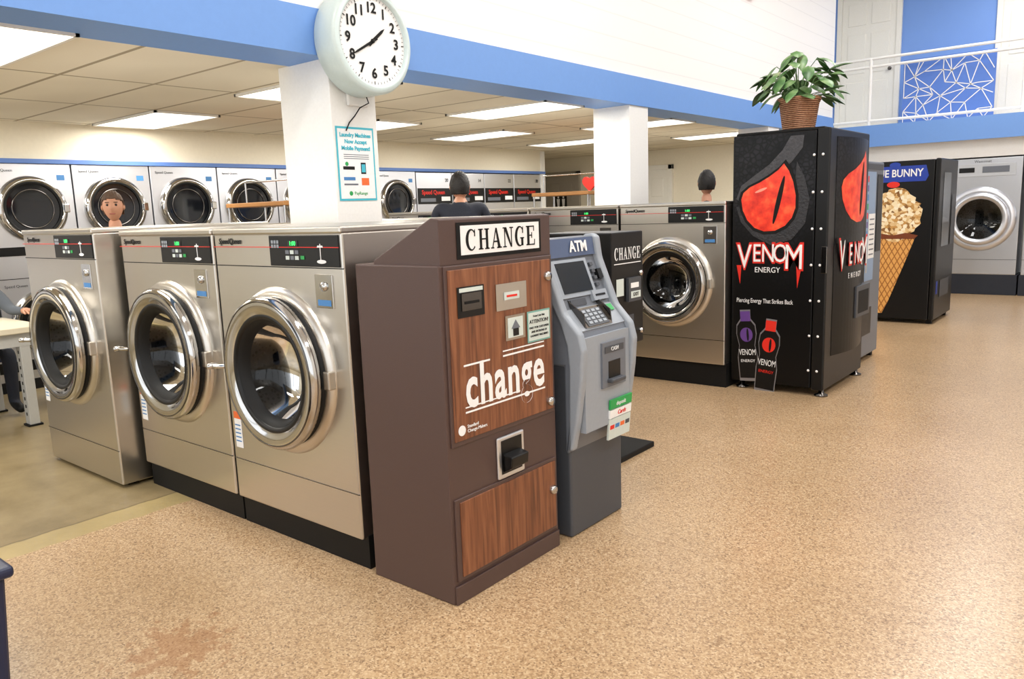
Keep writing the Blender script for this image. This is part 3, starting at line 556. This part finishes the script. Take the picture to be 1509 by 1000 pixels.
def hand(name,deg,L,wd,h):
    a=math.radians(90-deg);U_=(math.cos(a),math.sin(a));Pn=(-U_[1],U_[0])
    pts=[(-.04,wd),(L*.75,wd*.8),(L,0),(L*.75,-wd*.8),(-.04,-wd)]
    flat(name,[(U_[0]*s+Pn[0]*t,U_[1]*s+Pn[1]*t) for s,t in pts],CF,h,BLACKM,e)
hand("minute_hand",240,.19,.008,.006);hand("hour_hand",50,.13,.011,.004);lathe("hub",[(0,-.184),(.012,-.183),(.014,-.174)],BLACKM,e,seg=20)
lathe("glass_rim",[(.258,-.172),(.262,-.195),(.275,-.2),(.292,-.19)],mat("clock_rim",(212,228,228),.2),e,seg=96)
box("mount",-.08,.08,-.01,.015,-.36,-.28,WHITE,e,.01)
tube("power_cord",[(.02,-.06,-.30),(.03,-.07,-.345),(.0,-.02,-.37),(-.03,.0,-.42),(-.07,.005,-.46),(-.10,.005,-.51)],.004,BLACKM,e)
# ------------------------------------------------------------------ poster
e=root("mobile_payment_poster",(-3.899,3.262,1.815),90)
TEAL=mat("teal_print",(70,185,205),.5)
rect("sheet",-.15,.15,-.225,.225,FRONT,.003,TEAL,e);rect("sheet_white",-.138,.138,-.212,.212,FRONT,.0042,WHITEP,e)
for i,t in enumerate(("Laundry Machines","Now Accept","Mobile Payment!")): text("headline",t,0,.175-.04*i,.034,FRONT,.0055,TEAL,e,bold=.0012)
for i in range(3): rect("copy",-.1,.1,.055-.012*i,.059-.012*i,FRONT,.005,GREYM,e)
flat("logo",circ(-.08,.0,.013,.013),FRONT,.005,GREENP,e);rect("badge_a",-.11,-.02,-.035,-.015,FRONT,.005,BLACK,e);rect("badge_b",-.11,-.02,-.1,-.08,FRONT,.005,BLUEP,e)
flat("phone",[(.03,-.06),(.07,-.06),(.07,.01),(.03,.01)],FRONT,.005,BLACK,e);rect("phone_screen",.035,.065,-.05,.0,FRONT,.006,TEAL,e)
rect("mascot",.03,.09,-.13,-.085,FRONT,.005,ORANGE,e);rect("copy_b",-.11,-.0,-.13,-.12,FRONT,.005,GREYM,e);flat("pay_dot",circ(-.06,-.18,.014,.014),FRONT,.005,GREENP,e);text("pay_text","PayRange",.02,-.18,.028,FRONT,.005,GREENP,e)
# ------------------------------------------------------------------ plant
e=root("potted_plant",(-2.24,6.40,2.02),0)
lathe("wicker_pot",[(0,0),(.115,0),(.12,.01),(.15,.22),(.165,.25),(.165,.27),(.15,.27),(.145,.24),(0,.235)],WICK,e,axis="Z",seg=40)
V=[];Fc=[]
def leaf(base,az,el,L,W,droop):
    d=Vector((math.cos(az)*math.cos(el),math.sin(az)*math.cos(el),math.sin(el)));side=Vector((-math.sin(az),math.cos(az),0));p=Vector(base);n=7;st=len(V)
    for i in range(n+1):
        t=i/n;wd=W*math.sin(math.pi*min(1,t*.93+.05))**.8*(1-.25*t);up=side.cross(d).normalized()
        V.extend([p-side*wd+up*wd*.35,p.copy(),p+side*wd+up*wd*.35])
        d=(d+Vector((0,0,-droop/n))).normalized();p=p+d*(L/n)
    for i in range(n):
        a=st+3*i;Fc.extend([(a,a+1,a+4,a+3),(a+1,a+2,a+5,a+4)])
for i in range(80):
    az=random.uniform(0,2*math.pi);t=random.random();rr=.03+.24*t**.8;zz=.27+random.uniform(.0,.32)*(1.15-t*.6)
    b=(rr*math.cos(az),rr*math.sin(az),zz);tube("stem",[(.02*math.cos(az),.02*math.sin(az),.23),(rr*.5*math.cos(az),rr*.5*math.sin(az),.23+(zz-.23)*.75),b],.003,LEAF,e) if i%2==0 else None
    leaf(b,az+random.uniform(-.7,.7),random.uniform(-.3,.7),random.uniform(.13,.22),random.uniform(.042,.064),random.uniform(.8,2.2))
addmesh("foliage",V,Fc,LEAF,e,True)
# ------------------------------------------------------------------ mezzanine railing, doors, art
e=root("mezzanine_railing",(0,13.45,2.56),0)
for z in (1.06,.94,.12): tube("rail",[(-5.15,0,z),(4.4,0,z)],.022,WHITE,e)
for x in (-5.1,-3.6,-1.55,.4,2.4,4.3): tube("post",[(x,0,0),(x,0,1.06)],.025,WHITE,e)
e=root("decorative_panel",(-2.55,13.62,2.56),0)
box("board",-.62,.62,0,.03,.03,1.0,mat("art_blue",(84,124,206),.5),e)
box("board_legs",-.55,.55,.03,.06,0,.1,WHITE,e)
random.seed(11)
cols=7;rows=5;g=[[(-.6+1.2*i/cols+(random.uniform(-.07,.07) if 0<i<cols else 0),.05+.93*j/rows+(random.uniform(-.07,.07) if 0<j<rows else 0)) for j in range(rows+1)] for i in range(cols+1)]
def seg(a,b):
    d=Vector((b[0]-a[0],b[1]-a[1]));d.normalize();p=Vector((-d.y,d.x))*.006
    flat("line",[(a[0]+p.x,a[1]+p.y),(b[0]+p.x,b[1]+p.y),(b[0]-p.x,b[1]-p.y),(a[0]-p.x,a[1]-p.y)],FRONT,.004,WHITEP,e)
for i in range(cols):
    for j in range(rows):
        k=random.random()
        if k<.5: seg(g[i][j],g[i+1][j+1])
        else: seg(g[i+1][j],g[i][j+1])
        if random.random()<.75: seg(g[i][j],g[i+1][j])
        if random.random()<.7: seg(g[i][j],g[i][j+1])
def door(name,x0,x1,y,z0,z1,m,sign=False):
    e=root(name,((x0+x1)/2,y,z0),0);h=(x1-x0)/2;H=z1-z0
    box("leaf",-h,h,-.04,.0,0.005,H,m,e,.004)
    for a in ((-h-.08,-h,0,H+.08),(h,h+.08,0,H+.08),(-h-.08,h+.08,H,H+.08)): box("frame",a[0],a[1],-.06,.0,a[2],a[3],m,e,.004)
    for (u0,u1) in ((-h+.1,-.04),(.04,h-.1)):
        for (v0,v1) in ((.2,H*.38),(H*.44,H*.72),(H*.78,H-.15)):
            box("panel",u0,u1,-.052,-.03,v0,v1,m,e,.01)
    lathe("knob",[(0,-.1),(.028,-.095),(.03,-.07),(.012,-.06),(.012,-.03)],CHROME_D,e,c=(h-.07,0,H*.45),seg=20)
    return e
door("door_1",-4.36,-3.5,14.5,2.56,4.85,DOORW);door("door_2",-2.0,-1.1,14.5,2.56,4.85,DOORW)
GREYDOOR=mat("grey_door",(168,160,148),.5)
e=door("door_3",-9.25,-8.55,12.5,0,2.1,GREYDOOR);SF=Frame((0,-.055,0),(1,0,0),(0,-1,0));rect("restroom_sign",-.14,.14,1.42,1.78,SF,0,BLACK,e)
for sx_ in (-.06,.06): flat("icon_head",circ(sx_,1.70,.02,.02,16),SF,.002,WHITEP,e);flat("icon_body",[(sx_-.035,1.67),(sx_+.035,1.67),(sx_+.02,1.48),(sx_-.02,1.48)],SF,.002,WHITEP,e)
door("door_4",-7.35,-6.6,12.5,0,2.1,DOORW)
e=root("fire_alarm",(-3.9,9.35,3.98),90);box("housing",-.09,.09,-.07,0.01,-.12,.08,RED,e,.01);lathe("strobe",[(0,-.1),(.03,-.09),(.035,-.07)],WHITEP,e,seg=20)
e=root("heart_decoration",(-5.66,8.55,0),0)
hp=[(.11*math.sin(t)**3,1.80+.7*(.13*math.cos(t)-.05*math.cos(2*t)-.02*math.cos(3*t)-.01*math.cos(4*t))) for t in [2*math.pi*i/40 for i in range(40)]]
flat("heart",hp,FRONT,.0,RED,e,.03);tube("stand",[(0,.01,0.01),(0,.01,1.74)],.01,CHROME,e);lathe("stand_base",[(0,0),(.12,0),(.12,.02),(0,.03)],CHROME,e,axis="Z",seg=24)
# ------------------------------------------------------------------ folding table, carts, bin
TW=mat("table_laminate",(222,212,188),.45);TM=mat("table_metal",(196,196,192),.45,.3)
e=root("folding_table",(-6.9,1.6,0),0)
box("top",-.45,.45,-.8,.68,.72,.765,TW,e,.006);box("apron",-.41,.41,-.76,.62,.62,.72,TM,e)
for x in (-.38,.36):
    for y in (-.7,.53):
        box("leg",x-.045,x+.045,y-.035,y+.035,.012,.70,TM,e,.004);box("leg_foot",x-.055,x+.055,y-.05,y+.05,0,.015,BLACKM,e)
        for k in range(9): box("leg_hole",x-.010,x+.010,y-.0362,y-.034,.08+.06*k,.105+.06*k,BLACKM,e)
WPL=mat("shelf_wood",(176,124,70),.45,var=.2,bscale=8)
def cart(x,y,rz,zt,wd=.62):
    e=root("rolling_laundry_rack",(x,y,0),rz);h=wd/2
    box("shelf",-h,h,-.22,.22,zt-.02,zt+.02,WPL,e,.005)
    for a in (-h+.02,h-.02):
        for b in (-.2,.2): tube("upright",[(a,b,.09),(a,b,zt+.0)],.011,CHROME,e);lathe("caster",[(0,-.012),(.04,-.012),(.045,0),(.04,.012),(0,.012)],BLACKM,e,axis="X",c=(a,b,.045),seg=20);tube("caster_fork",[(a,b,.045),(a,b,.1)],.012,CHROME,e)
        tube("hang_post",[(a,0,zt),(a,0,zt+.22)],.009,CHROME,e)
    tube("hang_bar",[(-h+.02,0,zt+.22),(h-.02,0,zt+.22)],.009,CHROME,e)
    box("basket_floor",-h+.02,h-.02,-.2,.2,.2,.21,CHROME,e)
    for k in range(6):
        zz=.22+.09*k;tube("basket_wire",[(-h+.02,-.2,zz),(h-.02,-.2,zz),(h-.02,.2,zz),(-h+.02,.2,zz)],.003,CHROME,e,True)
cart(-6.50,4.40,0,1.63,.95);cart(-5.3,7.6,0,1.66,.8)
cart_e=root("laundry_basket_cart",(-7.25,2.95,0),20)
for a in (-.22,.22):
    for b in (-.18,.18): lathe("caster",[(0,-.012),(.045,-.012),(.05,0),(.045,.012),(0,.012)],BLACKM,cart_e,axis="X",c=(a,b,.05),seg=20);tube("leg",[(a,b,.05),(a,b,.3)],.01,CHROME,cart_e)
for k in range(5): tube("wire",[(-.24-.01*k,-.2-.01*k,.28+.09*k),(.24+.01*k,-.2-.01*k,.28+.09*k),(.24+.01*k,.2+.01*k,.28+.09*k),(-.24-.01*k,.2+.01*k,.28+.09*k)],.004,CHROME,cart_e,True)
for k in range(9):
    a=-.22+.055*k
    for b in (-1,1): tube("wire_v",[(a,b*.2,.28),(a*1.15,b*.24,.64)],.003,CHROME,cart_e)
box("basket_base",-.23,.23,-.19,.19,.275,.285,CHROME,cart_e)
e=root("storage_bin",(-2.98,.48,0),0)
prism("tub",[(-.25,.02),(-.28,.42),(.27,.42),(.24,.02)],-.26,.26,NAVY,e,.02,3);box("lid",-.28,.28,-.30,.29,.41,.45,NAVY,e,.015,3)
for a in (-.2,.2):
    for b in (-.2,.2): box("foot",a-.03,a+.03,b-.03,b+.03,0,.03,BLACKM,e)
# ------------------------------------------------------------------ people
SKIN=mat("skin",(200,146,118),.55)
def skin_mesh(name,J,E,R,mats,pick,parent,root_i=0,sub=2):
    me=bpy.data.meshes.new(name);me.from_pydata(J,E,[]);o=bpy.data.objects.new(name,me);COL.objects.link(o)
    md=o.modifiers.new("s","SKIN");md.use_smooth_shade=True
    for i,r_ in enumerate(R):
        sv=me.skin_vertices[0].data[i];sv.radius=(r_ if isinstance(r_,tuple) else (r_,r_));sv.use_root=(i==root_i)
    sb=o.modifiers.new("ss","SUBSURF");sb.levels=sub;sb.render_levels=sub
    bpy.context.view_layer.update();dg=bpy.context.evaluated_depsgraph_get();m2=bpy.data.meshes.new_from_object(o.evaluated_get(dg));o.modifiers.clear();o.data=m2
    m2.materials.clear()
    for m in mats: m2.materials.append(m)
    for p in m2.polygons: p.material_index=pick(p.center);p.use_smooth=True
    o.parent=parent;return o
def person(loc,rz,H,shirt,pants,hair,joints=None,hairlong=False,tilt=0):
    e=root("person",loc,rz);k=H/1.75
    J=dict(pel=(0,0,.95),wai=(0,0,1.08),che=(0,.01,1.28),nek=(0,.01,1.47),hd=(0,-.005,1.56),
      ls=(.17,.01,1.41),le=(.22,.02,1.13),lw=(.22,-.08,.90),rs=(-.17,.01,1.41),re=(-.22,.02,1.13),rw=(-.22,-.08,.90),
      lh=(.09,0,.90),lk=(.10,-.01,.50),la=(.10,.02,.09),lt=(.11,-.13,.04),rh=(-.09,0,.90),rk=(-.10,-.01,.50),ra=(-.10,.02,.09),rt=(-.11,-.13,.04))
    if joints: J.update(joints)
    J={a:tuple(c*k for c in b) for a,b in J.items()};n=list(J)
    R=dict(pel=.135,wai=.12,che=.14,nek=.055,hd=.055,ls=.07,le=.045,lw=.03,rs=.07,re=.045,rw=.03,lh=.09,lk=.06,la=.042,lt=.035,rh=.09,rk=.06,ra=.042,rt=.035)
    E=[("pel","wai"),("wai","che"),("che","nek"),("nek","hd"),("che","ls"),("ls","le"),("le","lw"),("che","rs"),("rs","re"),("re","rw"),("pel","lh"),("lh","lk"),("lk","la"),("la","lt"),("pel","rh"),("rh","rk"),("rk","ra"),("ra","rt")]
    pel=J["pel"][2];nz_=J["nek"][2];foot=.1*k
    legpts=[Vector(J[a]) for a in ("lh","lk","la","rh","rk","ra")];armpts=[Vector(J[a]) for a in ("ls","le","lw","rs","re","rw")]
    def pick(c):
        if c.z>nz_+.0 and abs(c.x)<.09: return 2
        if c.z<foot: return 3
        dl=min((c-p).length for p in legpts);da=min((c-p).length for p in armpts+[Vector(J["che"]),Vector(J["wai"])])
        return 1 if (c.z<pel and dl<da) else 0
    skin_mesh("body",[J[a] for a in n],[(n.index(a),n.index(b)) for a,b in E],[R[a]*k for a in n],[shirt,pants,SKIN,BLACKM],pick,e)
    for s,wn,en in ((1,"lw","le"),(-1,"rw","re")):
        w_=Vector(J[wn]);d=(w_-Vector(J[en])).normalized();sd=d.cross(Vector((0,0,1)));
        if sd.length<.3: sd=d.cross(Vector((1,0,0)))
        sd.normalize();up=sd.cross(d)
        P=[w_-d*.02,w_+d*.035,w_+d*.075];Ed=[(0,1),(1,2)];Rr=[.026,.03,.03]
        for j,(o_,l_) in enumerate(((-.03,.055),(-.011,.068),(.011,.064),(.03,.048))):
            b=len(P);P+= [w_+d*.08+sd*o_,w_+d*(.08+l_*.5)+sd*o_*1.15-up*.006,w_+d*(.08+l_)+sd*o_*1.15-up*.024];Ed+=[(2,b),(b,b+1),(b+1,b+2)];Rr+=[.010,.009,.007]
        b=len(P);P+=[w_+d*.045-sd*.04*s-up*.008,w_+d*.085-sd*.055*s-up*.018];Ed+=[(1,b),(b,b+1)];Rr+=[.012,.008]
        skin_mesh("hand",[tuple(p) for p in P],Ed,[x*k for x in Rr],[SKIN],lambda c:0,e,0,1)
    hc=Vector(J["hd"])+Vector((0,-.01,.085))*k
    bm=bmesh.new();bmesh.ops.create_uvsphere(bm,u_segments=32,v_segments=24,radius=1)
    for v_ in bm.verts:
        x,y,z=v_.co
        jaw=1-.28*max(0,-z)**1.3;X_=x*.076*jaw;Y_=y*.097*(1-.1*max(0,-z));Z_=z*.118
        if y<-.6:
            if abs(x)<.2 and -.35<z<.12: Y_-=.020*(1-abs(x)/.2)*(1-abs(z+.2)/.34 if z<-.2 or z>-.2 else 1)
            if .02<z<.25 and .2<abs(x)<.55: Y_+=.008
            if -.56<z<-.44 and abs(x)<.3: Y_-=.004
        v_.co=(X_*k,Y_*k,Z_*k)
    me=bpy.data.meshes.new("head");bm.to_mesh(me);bm.free();me.materials.append(SKIN)
    for p in me.polygons: p.use_smooth=True
    o=bpy.data.objects.new("head",me);COL.objects.link(o);o.parent=e;o.location=hc
    bm=bmesh.new();bmesh.ops.create_uvsphere(bm,u_segments=48,v_segments=36,radius=1)
    low=-1.0 if hairlong else -.55
    dele=[v_ for v_ in bm.verts if (v_.co.y<-.25 and v_.co.z<.50-.2*abs(v_.co.x)) or v_.co.z<low or (v_.co.y<.12 and v_.co.z<-.05 and not hairlong)]
    bmesh.ops.delete(bm,geom=dele,context="VERTS")
    for v_ in bm.verts:
        x,y,z=v_.co;j=1.02+.022*math.sin(31*x+17*z)+.018*math.sin(40*y);wd=1+(.10*max(0,-z) if hairlong else 0)
        v_.co=(x*.084*j*k*wd,y*.106*j*k+.003,z*(.127 if z>0 or not hairlong else .20)*j*k)
    me=bpy.data.meshes.new("hair");bm.to_mesh(me);bm.free();me.materials.append(hair)
    for p in me.polygons: p.use_smooth=True
    o=bpy.data.objects.new("hair",me);COL.objects.link(o);o.parent=e;o.location=hc
    o.modifiers.new("sol","SOLIDIFY").thickness=.008
    for s in (-1,1):
        lathe("ear",[(0,-.012),(.018,-.01),(.026,0),(.015,.01),(0,.01)],SKIN,e,axis="X",c=tuple(hc+Vector((s*.077,.005,-.005))*k),seg=16)
        lathe("eye",[(0,-.006),(.008,-.003),(.010,.004)],mat("eye_dark",(40,28,22),.2),e,c=tuple(hc+Vector((s*.031,-.086,.012))*k),seg=14)
        box("eyebrow",hc.x+s*.031*k-.014,hc.x+s*.031*k+.014,hc.y-.094*k,hc.y-.08*k,hc.z+.030*k,hc.z+.036*k,hair,e,.001)
    box("mouth",-.022*k+hc.x,.022*k+hc.x,hc.y-.090*k,hc.y-.08*k,hc.z-.062*k,hc.z-.054*k,mat("lips",(165,95,85),.5),e,.002)
    return e
H_BR=mat("hair_brown",(96,74,58),.7,bump=.5,bscale=120,var=.3);H_BK=mat("hair_black",(28,24,22),.6,bump=.5,bscale=120,var=.3)
DK=mat("dark_cloth",(32,36,48),.85,bump=.2,bscale=80);GR=mat("grey_sweater",(92,98,106),.9,bump=.3,bscale=120);JN=mat("denim",(52,66,98),.85,bump=.2,bscale=150);TN=mat("tan_cloth",(150,130,105),.85)
person((-6.50,2.90,0),60,1.74,TN,JN,H_BR)
lean={"che":(0,-.04,1.29),"nek":(0,-.09,1.455),"hd":(0,-.13,1.50),"ls":(.18,-.05,1.42),"rs":(-.18,-.05,1.42),"le":(.24,-.10,1.16),"re":(-.24,-.10,1.16),"lw":(.19,-.24,1.02),"rw":(-.19,-.24,1.02)}
person((-4.80,5.17,0),222,1.90,DK,JN,H_BK,lean)
person((-3.47,7.35,0),205,1.80,DK,JN,H_BK)
seat={"pel":(0,0,.53),"wai":(0,0,.67),"che":(0,-.03,.88),"nek":(0,-.06,1.06),"hd":(0,-.08,1.15),"ls":(.17,-.04,1.0),"le":(.24,-.24,.82),"lw":(.25,-.46,.83),"rs":(-.17,-.04,1.0),"re":(-.22,-.22,.82),"rw":(-.1,-.42,.83),
 "lh":(.09,-.02,.51),"lk":(.11,-.44,.50),"la":(.11,-.42,.09),"lt":(.12,-.56,.04),"rh":(-.09,-.02,.51),"rk":(-.11,-.44,.50),"ra":(-.11,-.42,.09),"rt":(-.12,-.56,.04)}
PX_,PY_=-7.50,2.08
person((PX_,PY_,0),90,1.75,GR,DK,H_BK,seat)
e=root("chair",(PX_-.09,PY_,0),90)
box("seat",-.22,.22,-.2,.22,.385,.42,NAVY,e,.012);box("back",-.22,.22,.21,.24,.5,.82,NAVY,e,.012)
for a in (-.2,.2):
    tube("front_leg",[(a,-.17,0.005),(a,-.17,.39)],.012,CHROME,e);tube("rear_leg",[(a,.24,0.005),(a,.20,.39),(a,.25,.8)],.012,CHROME,e)
